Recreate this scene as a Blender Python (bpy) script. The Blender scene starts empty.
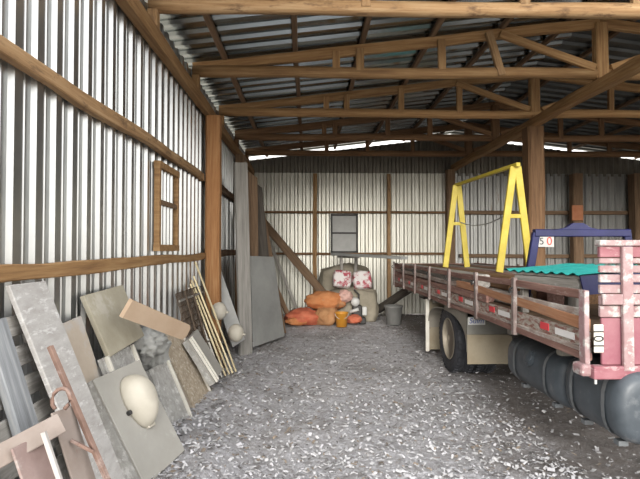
import bpy, bmesh, math, random
from mathutils import Vector, Matrix, noise
random.seed(7)
R = math.radians
V = Vector
scn = bpy.context.scene
COL = scn.collection

# ------------------------------------------------------------------ camera
CAMZ = 1.55
cam_d = bpy.data.cameras.new('camera'); cam_d.lens = 27.0; cam_d.sensor_width = 36.0
cam = bpy.data.objects.new('camera', cam_d); COL.objects.link(cam)
cam.location = (0, 0, CAMZ); cam.rotation_euler = (R(91.25), 0, R(-1.43))
cam_d.clip_start = 0.05; cam_d.clip_end = 300
scn.camera = cam
CR = cam.rotation_euler.to_matrix()

def at(px, py, Y):
    """point at depth Y along the sight line of a photo position (used for measuring real places)"""
    d = CR @ V(((px - 320) / 480, (239.5 - py) / 480, -1))
    return V((0, 0, CAMZ)) + d * (Y / d.y)

# ------------------------------------------------------------------ sky, light, exposure
w = bpy.data.worlds.new('overcast_sky'); scn.world = w; w.use_nodes = True
nt = w.node_tree; bg = nt.nodes['Background']
tc = nt.nodes.new('ShaderNodeTexCoord'); sp = nt.nodes.new('ShaderNodeSeparateXYZ'); rp = nt.nodes.new('ShaderNodeValToRGB')
nt.links.new(tc.outputs['Generated'], sp.inputs[0]); nt.links.new(sp.outputs['Z'], rp.inputs[0]); nt.links.new(rp.outputs[0], bg.inputs['Color'])
rp.color_ramp.elements[0].color = (1.0, 0.965, 0.90, 1); rp.color_ramp.elements[0].position = 0.0
rp.color_ramp.elements[1].color = (0.93, 0.95, 0.98, 1); rp.color_ramp.elements[1].position = 0.6
bg.inputs['Strength'].default_value = 1.0
sd = bpy.data.lights.new('sun', 'SUN'); sd.energy = 1.5; sd.angle = R(28); sd.color = (1, 0.96, 0.9)
sun = bpy.data.objects.new('sun', sd); COL.objects.link(sun)
sun.rotation_euler = V((0.10, 1.0, -0.30)).to_track_quat('-Z', 'Y').to_euler()
scn.view_settings.view_transform = 'Standard'; scn.view_settings.look = 'None'
scn.view_settings.gamma = 1; scn.view_settings.use_curve_mapping = False
scn.view_settings.exposure = 1.5

# ------------------------------------------------------------------ materials
def newmat(name):
    m = bpy.data.materials.new(name); m.use_nodes = True
    return m, m.node_tree, m.node_tree.nodes['Principled BSDF']
def ramp(nt, cols, fac=None):
    r = nt.nodes.new('ShaderNodeValToRGB'); e = r.color_ramp.elements
    while len(e) < len(cols): e.new(0.5)
    for i, (p, c) in enumerate(cols):
        e[i].position = p; e[i].color = (*c, 1)
    if fac: nt.links.new(fac, r.inputs[0])
    return r
def coords(nt, scale=(1, 1, 1), rnd=True):
    tc = nt.nodes.new('ShaderNodeTexCoord'); mp = nt.nodes.new('ShaderNodeMapping')
    mp.inputs['Scale'].default_value = scale
    nt.links.new(tc.outputs['Object'], mp.inputs['Vector'])
    if rnd:
        oi = nt.nodes.new('ShaderNodeObjectInfo'); mu = nt.nodes.new('ShaderNodeMath'); mu.operation = 'MULTIPLY'; mu.inputs[1].default_value = 37.0
        nt.links.new(oi.outputs['Random'], mu.inputs[0]); cb = nt.nodes.new('ShaderNodeCombineXYZ')
        for i in range(3): nt.links.new(mu.outputs[0], cb.inputs[i])
        nt.links.new(cb.outputs[0], mp.inputs['Location'])
    return mp.outputs[0]
def ntex(nt, vec, scale, detail=6, rough=0.6):
    n = nt.nodes.new('ShaderNodeTexNoise'); n.inputs['Scale'].default_value = scale
    n.inputs['Detail'].default_value = detail; n.inputs['Roughness'].default_value = rough
    nt.links.new(vec, n.inputs['Vector']); return n.outputs['Fac']
def mixc(nt, fac, a, b):
    m = nt.nodes.new('ShaderNodeMix'); m.data_type = 'RGBA'
    nt.links.new(fac, m.inputs[0])
    for i, s in ((6, a), (7, b)):
        if isinstance(s, tuple): m.inputs[i].default_value = (*s, 1)
        else: nt.links.new(s, m.inputs[i])
    return m.outputs[2]
def bump(nt, bs, h, strength, dist):
    b = nt.nodes.new('ShaderNodeBump'); b.inputs['Strength'].default_value = strength; b.inputs['Distance'].default_value = dist
    nt.links.new(h, b.inputs['Height']); nt.links.new(b.outputs[0], bs.inputs['Normal'])
def wood(name, dark, mid, light, grain=22, rough=0.8, worn=None, wornamt=0.5):
    """timber: grain along local X, each piece its own tone"""
    m, nt, bs = newmat(name)
    v = coords(nt, (1.2, grain, grain)); f = ntex(nt, v, 1.6, 8, 0.65)
    r = ramp(nt, [(0.28, dark), (0.5, mid), (0.72, light)], f); c = r.outputs[0]
    if worn:
        f2 = ntex(nt, coords(nt, (2, 6, 6)), 2.2, 5, 0.7)
        k = ramp(nt, [(wornamt - 0.06, (0, 0, 0)), (wornamt + 0.08, (1, 1, 1))], f2)
        c = mixc(nt, k.outputs[0], c, worn)
    oi = nt.nodes.new('ShaderNodeObjectInfo'); hs = nt.nodes.new('ShaderNodeHueSaturation')
    mr = nt.nodes.new('ShaderNodeMapRange'); mr.inputs[3].default_value = 0.82; mr.inputs[4].default_value = 1.15
    nt.links.new(oi.outputs['Random'], mr.inputs[0]); nt.links.new(mr.outputs[0], hs.inputs['Value']); nt.links.new(c, hs.inputs['Color'])
    nt.links.new(hs.outputs[0], bs.inputs['Base Color']); bs.inputs['Roughness'].default_value = rough
    bump(nt, bs, f, 0.35, 0.01)
    return m
def mottled(name, a, b, scale=5, rough=0.7, metal=0.0, patch=None, patch_at=0.6, bmp=0.2, bscale=40, pscale=4, stretch=(1, 1, 1), fine=None):
    m, nt, bs = newmat(name)
    v = coords(nt, stretch); f = ntex(nt, v, scale, 6, 0.65)
    c = ramp(nt, [(0.32, a), (0.68, b)], f).outputs[0]
    if patch:
        f2 = ntex(nt, v, pscale, 8, 0.7)
        k = ramp(nt, [(patch_at - 0.04, (0, 0, 0)), (patch_at + 0.05, (1, 1, 1))], f2)
        c = mixc(nt, k.outputs[0], c, patch)
    if fine:
        f4 = ntex(nt, v, fine[1], 3, 0.6); k = ramp(nt, [(fine[2], (0, 0, 0)), (fine[2] + 0.05, (1, 1, 1))], f4)
        c = mixc(nt, k.outputs[0], c, fine[0])
    nt.links.new(c, bs.inputs['Base Color']); bs.inputs['Roughness'].default_value = rough; bs.inputs['Metallic'].default_value = metal
    if bmp:
        f3 = ntex(nt, v, bscale, 4, 0.6); bump(nt, bs, f3, bmp, 0.01)
    return m

M = {}
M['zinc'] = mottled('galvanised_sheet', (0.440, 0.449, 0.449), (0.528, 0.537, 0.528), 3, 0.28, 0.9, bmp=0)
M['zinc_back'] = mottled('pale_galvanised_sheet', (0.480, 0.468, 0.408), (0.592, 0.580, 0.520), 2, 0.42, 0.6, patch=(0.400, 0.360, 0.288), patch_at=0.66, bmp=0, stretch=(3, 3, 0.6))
M['zinc_dark'] = mottled('darker_grey_sheet', (0.30, 0.30, 0.29), (0.42, 0.42, 0.40), 2, 0.38, 0.7, patch=(0.22, 0.18, 0.14), patch_at=0.64, bmp=0, stretch=(3, 3, 0.6))  # darker grey metal than the left part of the back wall
M['roof_shaded'] = mottled('shaded_roof_sheet', (0.10, 0.11, 0.11), (0.17, 0.18, 0.18), 2, 0.4, 0.9, bmp=0)  # right slope: its shade is put into this darker roof colour
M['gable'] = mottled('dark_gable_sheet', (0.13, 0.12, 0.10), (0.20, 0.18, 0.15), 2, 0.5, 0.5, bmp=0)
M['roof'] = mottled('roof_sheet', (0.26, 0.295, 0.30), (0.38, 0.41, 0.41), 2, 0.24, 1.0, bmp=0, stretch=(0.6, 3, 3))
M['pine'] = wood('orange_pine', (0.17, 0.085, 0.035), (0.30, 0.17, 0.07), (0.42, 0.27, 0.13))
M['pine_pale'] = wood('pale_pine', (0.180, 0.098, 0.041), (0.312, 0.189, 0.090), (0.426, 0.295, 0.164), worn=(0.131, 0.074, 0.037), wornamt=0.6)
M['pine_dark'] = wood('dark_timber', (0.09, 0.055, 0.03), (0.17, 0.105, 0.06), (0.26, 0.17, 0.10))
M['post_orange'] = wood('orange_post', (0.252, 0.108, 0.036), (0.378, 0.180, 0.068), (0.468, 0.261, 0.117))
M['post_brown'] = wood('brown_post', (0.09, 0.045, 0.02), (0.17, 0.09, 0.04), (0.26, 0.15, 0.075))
M['black_timber'] = wood('blackish_timber', (0.035, 0.03, 0.025), (0.065, 0.055, 0.045), (0.11, 0.095, 0.08))  # very dark brown-black wood tone
M['grey_wood'] = wood('weathered_grey_wood', (0.135, 0.126, 0.113), (0.270, 0.252, 0.225), (0.414, 0.396, 0.360), worn=(0.522, 0.504, 0.477), wornamt=0.62)
M['slate_wood'] = wood('blue_grey_wood', (0.13, 0.135, 0.14), (0.24, 0.25, 0.26), (0.38, 0.385, 0.38))
M['dusty_board'] = mottled('dusty_grey_board', (0.33, 0.31, 0.29), (0.46, 0.445, 0.425), 9, 0.9, patch=(0.55, 0.54, 0.52), patch_at=0.58, pscale=14, fine=((0.26, 0.24, 0.22), 60, 0.66), stretch=(1, 2.5, 1))
M['beige_board'] = mottled('beige_board', (0.396, 0.331, 0.262), (0.478, 0.409, 0.331), 3, 0.85, patch=(0.442, 0.414, 0.386), patch_at=0.56, pscale=3, bmp=0.08)
M['olive_board'] = mottled('olive_board', (0.30, 0.27, 0.20), (0.42, 0.385, 0.30), 4, 0.85, patch=(0.47, 0.44, 0.37), patch_at=0.6, bmp=0.1)
M['tan_board'] = mottled('tan_board', (0.41, 0.295, 0.20), (0.49, 0.37, 0.265), 3, 0.8, bmp=0.06)
M['grey_panel'] = mottled('grey_painted_panel', (0.304, 0.290, 0.257), (0.366, 0.351, 0.318), 3, 0.75, patch=(0.418, 0.408, 0.380), patch_at=0.62, bmp=0.05)
M['dust_edge'] = mottled('dust_caked_edge', (0.29, 0.28, 0.26), (0.44, 0.43, 0.405), 18, 0.95, patch=(0.54, 0.53, 0.51), patch_at=0.57, pscale=20, bmp=0.5)
M['chip_board'] = mottled('coarse_chipboard', (0.30, 0.24, 0.17), (0.50, 0.42, 0.32), 22, 0.9, patch=(0.62, 0.56, 0.46), patch_at=0.58, pscale=28, bmp=0.6, bscale=30)
M['pale_strip'] = mottled('pale_strip', (0.56, 0.53, 0.46), (0.70, 0.67, 0.60), 6, 0.7, bmp=0.05)
M['lath'] = wood('yellow_lath', (0.48, 0.38, 0.20), (0.64, 0.54, 0.33), (0.76, 0.68, 0.48))
M['cream'] = mottled('cream_plastic', (0.440, 0.405, 0.333), (0.528, 0.493, 0.418), 4, 0.55, patch=(0.414, 0.396, 0.380), patch_at=0.62, bmp=0.04)
M['grey_sheet'] = mottled('grey_sheet_metal', (0.25, 0.255, 0.245), (0.34, 0.345, 0.33), 2, 0.6, bmp=0.04)
M['white_sheet'] = mottled('whitish_sheet', (0.40, 0.40, 0.385), (0.52, 0.52, 0.50), 3, 0.7, bmp=0.05)
M['plank_grey'] = wood('dusty_grey_plank', (0.20, 0.19, 0.17), (0.32, 0.305, 0.28), (0.44, 0.42, 0.385))
M['rust'] = mottled('rusty_steel', (0.15, 0.09, 0.07), (0.25, 0.16, 0.125), 10, 0.85, 0.1, patch=(0.36, 0.29, 0.26), patch_at=0.6, bmp=0.3)
M['rust_pale'] = mottled('pale_rust_paint', (0.239, 0.190, 0.160), (0.307, 0.260, 0.230), 5, 0.8, patch=(0.226, 0.133, 0.100), patch_at=0.66, bmp=0.15)
M['rust_pink'] = mottled('pinkish_rust_sheet', (0.202, 0.134, 0.118), (0.294, 0.218, 0.197), 5, 0.8, patch=(0.378, 0.336, 0.311), patch_at=0.62, bmp=0.2)
M['wire'] = mottled('dark_rusty_wire', (0.07, 0.05, 0.035), (0.14, 0.10, 0.07), 12, 0.8, 0.2, bmp=0)
M['white_tube'] = mottled('whitish_tube', (0.391, 0.365, 0.340), (0.476, 0.451, 0.425), 5, 0.6, bmp=0)
M['orange_cloth'] = mottled('orange_sacking', (0.442, 0.145, 0.043), (0.561, 0.246, 0.102), 6, 0.9, patch=(0.408, 0.221, 0.111), patch_at=0.58, bmp=0.4, bscale=60)
M['red_cloth'] = mottled('red_orange_sacking', (0.440, 0.096, 0.048), (0.544, 0.176, 0.096), 6, 0.9, bmp=0.4, bscale=60)
M['rose_cloth'] = mottled('faded_rose_cloth', (0.52, 0.30, 0.26), (0.60, 0.40, 0.34), 6, 0.9, bmp=0.3)
M['brown_cloth'] = mottled('brown_orange_sacking', (0.340, 0.162, 0.068), (0.442, 0.238, 0.111), 6, 0.9, bmp=0.4, bscale=60)
M['canvas'] = mottled('grey_canvas', (0.214, 0.189, 0.142), (0.321, 0.286, 0.222), 4, 0.95, bmp=0.4, bscale=18)
M['grey_sack'] = mottled('dusty_grey_sack', (0.30, 0.30, 0.28), (0.44, 0.44, 0.42), 7, 0.95, bmp=0.4, bscale=25)
M['printed_sack'] = mottled('red_white_printed_sack', (0.561, 0.527, 0.510), (0.663, 0.629, 0.612), 5, 0.6, patch=(0.357, 0.043, 0.068), patch_at=0.52, pscale=7, bmp=0.1)
M['bucket'] = mottled('orange_yellow_plastic', (0.560, 0.240, 0.024), (0.624, 0.288, 0.040), 3, 0.5, bmp=0)
M['yellow'] = mottled('yellow_paint', (0.408, 0.315, 0.025), (0.510, 0.408, 0.060), 8, 0.5, patch=(0.340, 0.272, 0.102), patch_at=0.66, bmp=0.05, pscale=9)
M['blue'] = mottled('dark_blue_paint', (0.006, 0.009, 0.052), (0.016, 0.017, 0.088), 6, 0.45, bmp=0.05)
M['teal'] = mottled('turquoise_sheet', (0.016, 0.295, 0.271), (0.049, 0.377, 0.344), 5, 0.5, bmp=0.05)
M['pink'] = mottled('pink_red_paint', (0.226, 0.072, 0.088), (0.307, 0.133, 0.149), 7, 0.65, patch=(0.404, 0.275, 0.275), patch_at=0.58, bmp=0.15, pscale=8, stretch=(1, 1, 2.5))
M['pink_pale'] = mottled('faded_pink_paint', (0.267, 0.146, 0.149), (0.347, 0.257, 0.252), 9, 0.7, patch=(0.452, 0.435, 0.409), patch_at=0.55, bmp=0.2, pscale=12)
M['pink_deep'] = mottled('deep_pink_red_paint', (0.238, 0.075, 0.100), (0.293, 0.129, 0.146), 6, 0.6, patch=(0.412, 0.277, 0.255), patch_at=0.63, bmp=0.12)
M['stake_paint'] = mottled('worn_pinkish_stake', (0.163, 0.119, 0.106), (0.253, 0.203, 0.187), 9, 0.8, patch=(0.342, 0.322, 0.296), patch_at=0.58, bmp=0.2, pscale=12)
M['truck_brown'] = wood('worn_red_brown_rail', (0.128, 0.064, 0.051), (0.230, 0.123, 0.098), (0.340, 0.212, 0.170), worn=(0.425, 0.357, 0.306), wornamt=0.63)
M['truck_orange'] = wood('orange_brown_rail', (0.255, 0.111, 0.051), (0.374, 0.178, 0.093), (0.459, 0.264, 0.153), worn=(0.281, 0.170, 0.128), wornamt=0.64)
M['truck_grey'] = wood('worn_pink_grey_board', (0.151, 0.112, 0.094), (0.259, 0.202, 0.173), (0.360, 0.310, 0.274), worn=(0.432, 0.403, 0.367), wornamt=0.56)
M['truck_paint'] = mottled('flaking_white_paint_board', (0.296, 0.257, 0.211), (0.452, 0.421, 0.367), 12, 0.8, patch=(0.234, 0.109, 0.086), patch_at=0.51, pscale=13, bmp=0.2, stretch=(1, 1, 3))
M['red_reflect'] = mottled('red_reflector', (0.62, 0.03, 0.05), (0.70, 0.07, 0.08), 8, 0.4, bmp=0)
M['white_reflect'] = mottled('white_reflector', (0.74, 0.72, 0.70), (0.82, 0.80, 0.78), 8, 0.4, bmp=0)
M['steel_dark'] = mottled('dark_chassis_steel', (0.03, 0.03, 0.03), (0.07, 0.065, 0.06), 6, 0.6, 0.3, bmp=0.1)
M['flap'] = mottled('beige_flap', (0.232, 0.191, 0.128), (0.302, 0.261, 0.191), 4, 0.75, patch=(0.174, 0.151, 0.110), patch_at=0.62, bmp=0.1)
M['flap_top'] = mottled('grey_flap_top', (0.132, 0.132, 0.120), (0.204, 0.192, 0.162), 5, 0.75, bmp=0.1)
M['fender'] = mottled('pale_wheel_arch', (0.187, 0.171, 0.143), (0.253, 0.231, 0.193), 6, 0.8, bmp=0.1)
M['rubber'] = mottled('tyre_rubber', (0.016, 0.017, 0.02), (0.04, 0.042, 0.05), 8, 0.7, patch=(0.09, 0.085, 0.08), patch_at=0.62, bmp=0.2)
M['rim'] = mottled('beige_rim', (0.30, 0.26, 0.20), (0.42, 0.37, 0.29), 6, 0.6, 0.2, bmp=0.1)
M['tank'] = mottled('black_plastic_tank', (0.038, 0.047, 0.055), (0.072, 0.085, 0.098), 4, 0.42, patch=(0.119, 0.128, 0.136), patch_at=0.62, bmp=0.05)
M['tank_band'] = mottled('tank_band', (0.14, 0.155, 0.165), (0.22, 0.23, 0.235), 6, 0.5, 0.3, bmp=0)
M['white_plate'] = mottled('white_plate', (0.475, 0.475, 0.454), (0.547, 0.547, 0.526), 6, 0.5, bmp=0)
M['ink_blue'] = mottled('blue_ink', (0.05, 0.08, 0.25), (0.07, 0.1, 0.3), 6, 0.5, bmp=0)
M['ink_black'] = mottled('black_ink', (0.02, 0.02, 0.02), (0.04, 0.04, 0.04), 6, 0.5, bmp=0)
M['ink_red'] = mottled('red_ink', (0.5, 0.05, 0.03), (0.55, 0.08, 0.05), 6, 0.5, bmp=0)
M['orange_plate'] = mottled('orange_brown_plate', (0.44, 0.16, 0.07), (0.52, 0.22, 0.11), 6, 0.7, bmp=0.1)
M['tub'] = mottled('pale_tub', (0.165, 0.165, 0.157), (0.220, 0.220, 0.209), 4, 0.6, bmp=0)
M['ground'] = mottled('outside_earth', (0.30, 0.26, 0.21), (0.38, 0.34, 0.28), 1.2, 0.95, bmp=0)

def floor_mat():
    m, nt, bs = newmat('littered_earth')
    v = coords(nt, rnd=False)
    big = ntex(nt, v, 0.9, 4, 0.6); mid = ntex(nt, v, 10, 8, 0.75); fine = ntex(nt, v, 26, 8, 0.8)
    c1 = ramp(nt, [(0.28, (0.16, 0.14, 0.13)), (0.42, (0.46, 0.445, 0.45)), (0.56, (0.68, 0.67, 0.70)), (0.70, (0.82, 0.81, 0.84))], fine).outputs[0]
    c2 = ramp(nt, [(0.40, (0.15, 0.13, 0.115)), (0.47, (0.42, 0.405, 0.41)), (0.60, (0.70, 0.69, 0.72))], mid).outputs[0]
    mx = nt.nodes.new('ShaderNodeMix'); mx.data_type = 'RGBA'; mx.inputs[0].default_value = 0.45
    nt.links.new(c1, mx.inputs[6]); nt.links.new(c2, mx.inputs[7])
    k = ramp(nt, [(0.50, (0, 0, 0)), (0.72, (0.65, 0.65, 0.65))], big).outputs[0]
    c = mixc(nt, k, mx.outputs[2], (0.20, 0.17, 0.14))
    # darker brown floor from the truck's near side rightwards
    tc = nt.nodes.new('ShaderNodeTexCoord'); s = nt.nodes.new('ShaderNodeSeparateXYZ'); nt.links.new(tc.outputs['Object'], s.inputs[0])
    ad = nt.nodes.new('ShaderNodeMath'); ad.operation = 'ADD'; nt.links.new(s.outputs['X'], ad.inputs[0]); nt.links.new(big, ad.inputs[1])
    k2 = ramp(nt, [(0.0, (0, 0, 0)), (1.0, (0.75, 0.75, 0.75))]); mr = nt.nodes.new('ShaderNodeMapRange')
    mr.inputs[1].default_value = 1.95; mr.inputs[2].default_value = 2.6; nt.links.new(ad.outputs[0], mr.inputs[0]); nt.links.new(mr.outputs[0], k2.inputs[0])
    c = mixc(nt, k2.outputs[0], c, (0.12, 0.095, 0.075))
    nt.links.new(c, bs.inputs['Base Color']); bs.inputs['Roughness'].default_value = 0.9
    bump(nt, bs, fine, 0.9, 0.04)
    return m
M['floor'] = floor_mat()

# ------------------------------------------------------------------ building helpers
WM = {}
def link(name, me, mat, parent=None, mw=None, smooth=False):
    o = bpy.data.objects.new(name, me); COL.objects.link(o)
    if mat is not None and not me.materials: me.materials.append(M[mat] if isinstance(mat, str) else mat)
    mw = mw or Matrix.Identity(4)
    WM[o.name] = mw
    if parent:
        o.parent = parent; o.matrix_local = WM[parent.name].inverted() @ mw
    else: o.matrix_local = mw
    if smooth: me.polygons.foreach_set('use_smooth', [True] * len(me.polygons))
    return o
def bm_obj(name, bm, mat, parent=None, mw=None, smooth=False):
    me = bpy.data.meshes.new(name); bmesh.ops.recalc_face_normals(bm, faces=bm.faces[:]); bm.to_mesh(me); bm.free()
    return link(name, me, mat, parent, mw, smooth)
def tag(o, label, cat, group=None, kind=None):
    o['label'] = label; o['category'] = cat
    if group: o['group'] = group
    if kind: o['kind'] = kind
    return o
def struct(o, label=None):
    o['kind'] = 'structure'
    if label: o['label'] = label
    return o
def thing(name, label, cat, loc, group=None):
    o = bpy.data.objects.new(name, None); COL.objects.link(o); o.location = loc; o.empty_display_size = 0.1
    WM[o.name] = Matrix.Translation(V(loc)); return tag(o, label, cat, group)
def frame(p0, p1, up=V((0, 0, 1))):
    """matrix: local X from p0 to p1, local Z close to up, origin at the middle"""
    x = (V(p1) - V(p0)).normalized(); up = V(up)
    if abs(x.dot(up)) > 0.98: up = V((0, 1, 0)) if abs(x.y) < 0.9 else V((1, 0, 0))
    y = up.cross(x).normalized(); z = x.cross(y)
    m = Matrix((x, y, z)).transposed().to_4x4(); m.translation = (V(p0) + V(p1)) / 2
    return m
def add_box(bm, c, s, rot=None):
    r = bmesh.ops.create_cube(bm, size=1.0); c = V(c)
    for v in r['verts']:
        p = V((v.co.x * s[0], v.co.y * s[1], v.co.z * s[2]))
        v.co = (rot @ p if rot else p) + c
    return r['verts']
def add_tube(bm, pts, r, n=8, cap=True):
    rings = []
    for i, p in enumerate(pts):
        p = V(p); a = V(pts[max(i - 1, 0)]); b = V(pts[min(i + 1, len(pts) - 1)]); t = (b - a).normalized()
        u = V((0, 0, 1)) if abs(t.z) < 0.9 else V((1, 0, 0))
        s = t.cross(u).normalized(); q = s.cross(t); rr = r[i] if isinstance(r, (list, tuple)) else r
        rings.append([bm.verts.new(p + (s * math.cos(2 * math.pi * k / n) + q * math.sin(2 * math.pi * k / n)) * rr) for k in range(n)])
    for a, b in zip(rings, rings[1:]):
        for k in range(n): bm.faces.new((a[k], a[(k + 1) % n], b[(k + 1) % n], b[k]))
    if cap: bm.faces.new(rings[0][::-1]); bm.faces.new(rings[-1])
def bevel(bm, w, seg=1):
    bmesh.ops.bevel(bm, geom=bm.edges[:], offset=w, segments=seg, affect='EDGES', profile=0.5)
def timber(name, p0, p1, wd, ht, mat, parent=None, up=(0, 0, 1), rough=0.006, bow=0.0, bev=0.12, seed=None):
    """a sawn timber: width across local Y, height along local Z, slightly uneven"""
    L = (V(p1) - V(p0)).length; mw = frame(p0, p1, V(up)); n = max(2, int(L / 0.3))
    bm = bmesh.new(); b = min(wd, ht) * bev; sd = random.random() * 50 if seed is None else seed
    prof = [(-wd/2+b, -ht/2), (wd/2-b, -ht/2), (wd/2, -ht/2+b), (wd/2, ht/2-b), (wd/2-b, ht/2), (-wd/2+b, ht/2), (-wd/2, ht/2-b), (-wd/2, -ht/2+b)]
    rings = []
    for i in range(n + 1):
        t = i / n; x = -L/2 + L * t; oy = noise.noise(V((x * 0.7, sd, 1))) * rough * 2; oz = noise.noise(V((x * 0.7, sd, 9))) * rough * 2 - bow * 4 * t * (1 - t)
        rings.append([bm.verts.new((x, y + oy + noise.noise(V((x * 2, y * 9, sd))) * rough, z + oz + noise.noise(V((x * 2, z * 9, sd + 5))) * rough)) for y, z in prof])
    for a, c in zip(rings, rings[1:]):
        for k in range(8): bm.faces.new((a[k], a[(k+1) % 8], c[(k+1) % 8], c[k]))
    bm.faces.new(rings[0][::-1]); bm.faces.new(rings[-1])
    return bm_obj(name, bm, mat, parent, mw)
def pole(name, p0, p1, r, mat, parent=None, rough=0.008, n=10):
    """a debarked round log"""
    L = (V(p1) - V(p0)).length; mw = frame(p0, p1); sd = random.random() * 50; k = max(3, int(L / 0.25)); bm = bmesh.new()
    pts = []; rr = []
    for i in range(k + 1):
        x = -L/2 + L * i / k
        pts.append((x, noise.noise(V((x * .5, sd, 0))) * rough * 3, noise.noise(V((x * .5, sd, 7))) * rough * 3)); rr.append(r * (1 + 0.12 * noise.noise(V((x, sd, 3)))))
    add_tube(bm, pts, rr, n)
    return bm_obj(name, bm, mat, parent, mw, smooth=True)
def pframe(tl, tr, bl):
    """matrix of a panel: local X along the top edge, local Y up the side, origin at centre of the front face; local Z out of the face"""
    tl, tr, bl = V(tl), V(tr), V(bl); x = (tr - tl); W = x.length; x.normalize()
    y = tl - bl; y = y - x * y.dot(x); H = y.length; y.normalize(); z = x.cross(y)
    m = Matrix((x, y, z)).transposed().to_4x4(); m.translation = tl + x * W / 2 - y * H / 2
    return m, W, H
def panel(name, tl, tr, bl, th, mat, parent=None, bev=0.004, warp=0.0):
    mw, W, H = pframe(tl, tr, bl); bm = bmesh.new()
    if mat in ('plank_grey', 'grey_wood', 'pine_dark', 'post_brown'): mw = mw @ Matrix.Rotation(R(90), 4, 'Z'); W, H = H, W
    add_box(bm, (0, 0, -th/2), (W, H, th)); bevel(bm, min(bev, th * 0.3))
    if warp:
        bmesh.ops.subdivide_edges(bm, edges=[e for e in bm.edges if e.calc_length() > 0.15], cuts=5, use_grid_fill=True)
        s = random.random() * 9
        for v in bm.verts: v.co.z += warp * noise.noise(V((v.co.x * 2, v.co.y * 2, s)))
    return bm_obj(name, bm, mat, parent, mw)
def quad(name, a, b, c, d, th, mat):
    """flat four-cornered board: corners a b c d round the front face"""
    o = (V(a) + V(b) + V(c) + V(d)) / 4; x = (V(b) - V(a)).normalized(); z = (V(a) - V(d)).cross(V(b) - V(a)).normalized() * -1; y = z.cross(x)
    mw = Matrix((x, y, z)).transposed().to_4x4(); mw.translation = o; iv = mw.inverted(); bm = bmesh.new()
    P = [iv @ V(p) for p in (a, b, c, d)]; f = [bm.verts.new((p.x, p.y, 0)) for p in P]; k = [bm.verts.new((p.x, p.y, -th)) for p in P]
    bm.faces.new(f); bm.faces.new(k[::-1])
    for i in range(4): bm.faces.new((f[i], f[(i+1) % 4], k[(i+1) % 4], k[i]))
    return bm_obj(name, bm, mat, None, mw)
def lump(name, c, rad, mat, parent=None, seed=0.0, amp=0.25, freq=2.2, flat=None, sub=4, mw=None, crease=0.0):
    bm = bmesh.new(); bmesh.ops.create_icosphere(bm, subdivisions=sub, radius=1.0)
    for v in bm.verts:
        d = v.co.normalized(); k = 1 + amp * noise.noise(d * freq + V((seed, seed * 2, 0))) + amp * 0.45 * noise.noise(d * freq * 2.7 + V((0, seed, 4)))
        if crease: k -= crease * abs(noise.noise(d * freq * 2.0 + V((seed + 9, 0, 0)))) 
        v.co = V((d.x * rad[0], d.y * rad[1], d.z * rad[2])) * k
        if flat is not None and v.co.z < flat: v.co.z = flat
    return bm_obj(name, bm, mat, parent, mw or Matrix.Translation(V(c)), smooth=True)
def lathe(bm, prof, n=24, axis='Z'):
    rings = []
    for r, h in prof:
        ring = []
        for k in range(n):
            a = 2 * math.pi * k / n; p = (r * math.cos(a), r * math.sin(a), h)
            if axis == 'X': p = (h, r * math.cos(a), r * math.sin(a))
            if axis == 'Y': p = (r * math.cos(a), h, r * math.sin(a))
            ring.append(bm.verts.new(p))
        rings.append(ring)
    for a, b in zip(rings, rings[1:]):
        for k in range(n): bm.faces.new((a[k], a[(k+1) % n], b[(k+1) % n], b[k]))
    for rg in (rings[0], rings[-1]):
        bm.faces.new(rg)
def lettering(name, txt, size, mat, parent, mw, ext=0.002, shear=0.0):
    cu = bpy.data.curves.new(name, 'FONT'); cu.body = txt; cu.size = size; cu.extrude = ext; cu.align_x = 'CENTER'; cu.align_y = 'CENTER'; cu.shear = shear
    t = bpy.data.objects.new('tmp_text', cu); COL.objects.link(t)
    dg = bpy.context.evaluated_depsgraph_get(); me = bpy.data.meshes.new_from_object(t.evaluated_get(dg))
    bpy.data.objects.remove(t); bpy.data.curves.remove(cu); me.name = name; me.materials.clear()
    return link(name, me, mat, parent, mw)

# ------------------------------------------------------------------ ground and floor
XL, XR, YB, XR_ = -1.40, 8.60, 11.6, 3.55      # left wall, right wall, back wall, ridge line
def sstep(a, b, x):
    t = min(1, max(0, (x - a) / (b - a))); return t * t * (3 - 2 * t)
def fz(x, y):
    """height of the trodden floor: a bank of dust along the left wall"""
    return 0.29 * sstep(-0.38, -0.85, x) * sstep(1.2, 2.0, y) * (1 - 0.45 * sstep(3.2, 4.2, y)) * (1 - 0.85 * sstep(4.6, 6.5, y)) + 0.022 * noise.noise(V((x * 1.3, y * 1.3, 0))) + 0.014 * noise.noise(V((x * 5, y * 5, 3)))
NX, NY = 200, 250; x0, x1, y0, y1 = XL - 0.1, XR + 0.1, -1.5, YB + 0.15
vs = []
for j in range(NY + 1):
    for i in range(NX + 1):
        x = x0 + (x1 - x0) * i / NX; y = y0 + (y1 - y0) * j / NY
        vs.append((x, y, fz(x, y) + 0.008 * noise.noise(V((x * 17, y * 17, 1)))))
fs = [(j*(NX+1)+i, j*(NX+1)+i+1, (j+1)*(NX+1)+i+1, (j+1)*(NX+1)+i) for j in range(NY) for i in range(NX)]
me = bpy.data.meshes.new('floor'); me.from_pydata(vs, [], fs)
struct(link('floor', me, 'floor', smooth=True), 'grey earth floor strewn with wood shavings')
bm = bmesh.new(); add_box(bm, (2, 0, -0.16), (120, 120, 0.1)); struct(bm_obj('ground', bm, 'ground'))

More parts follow.
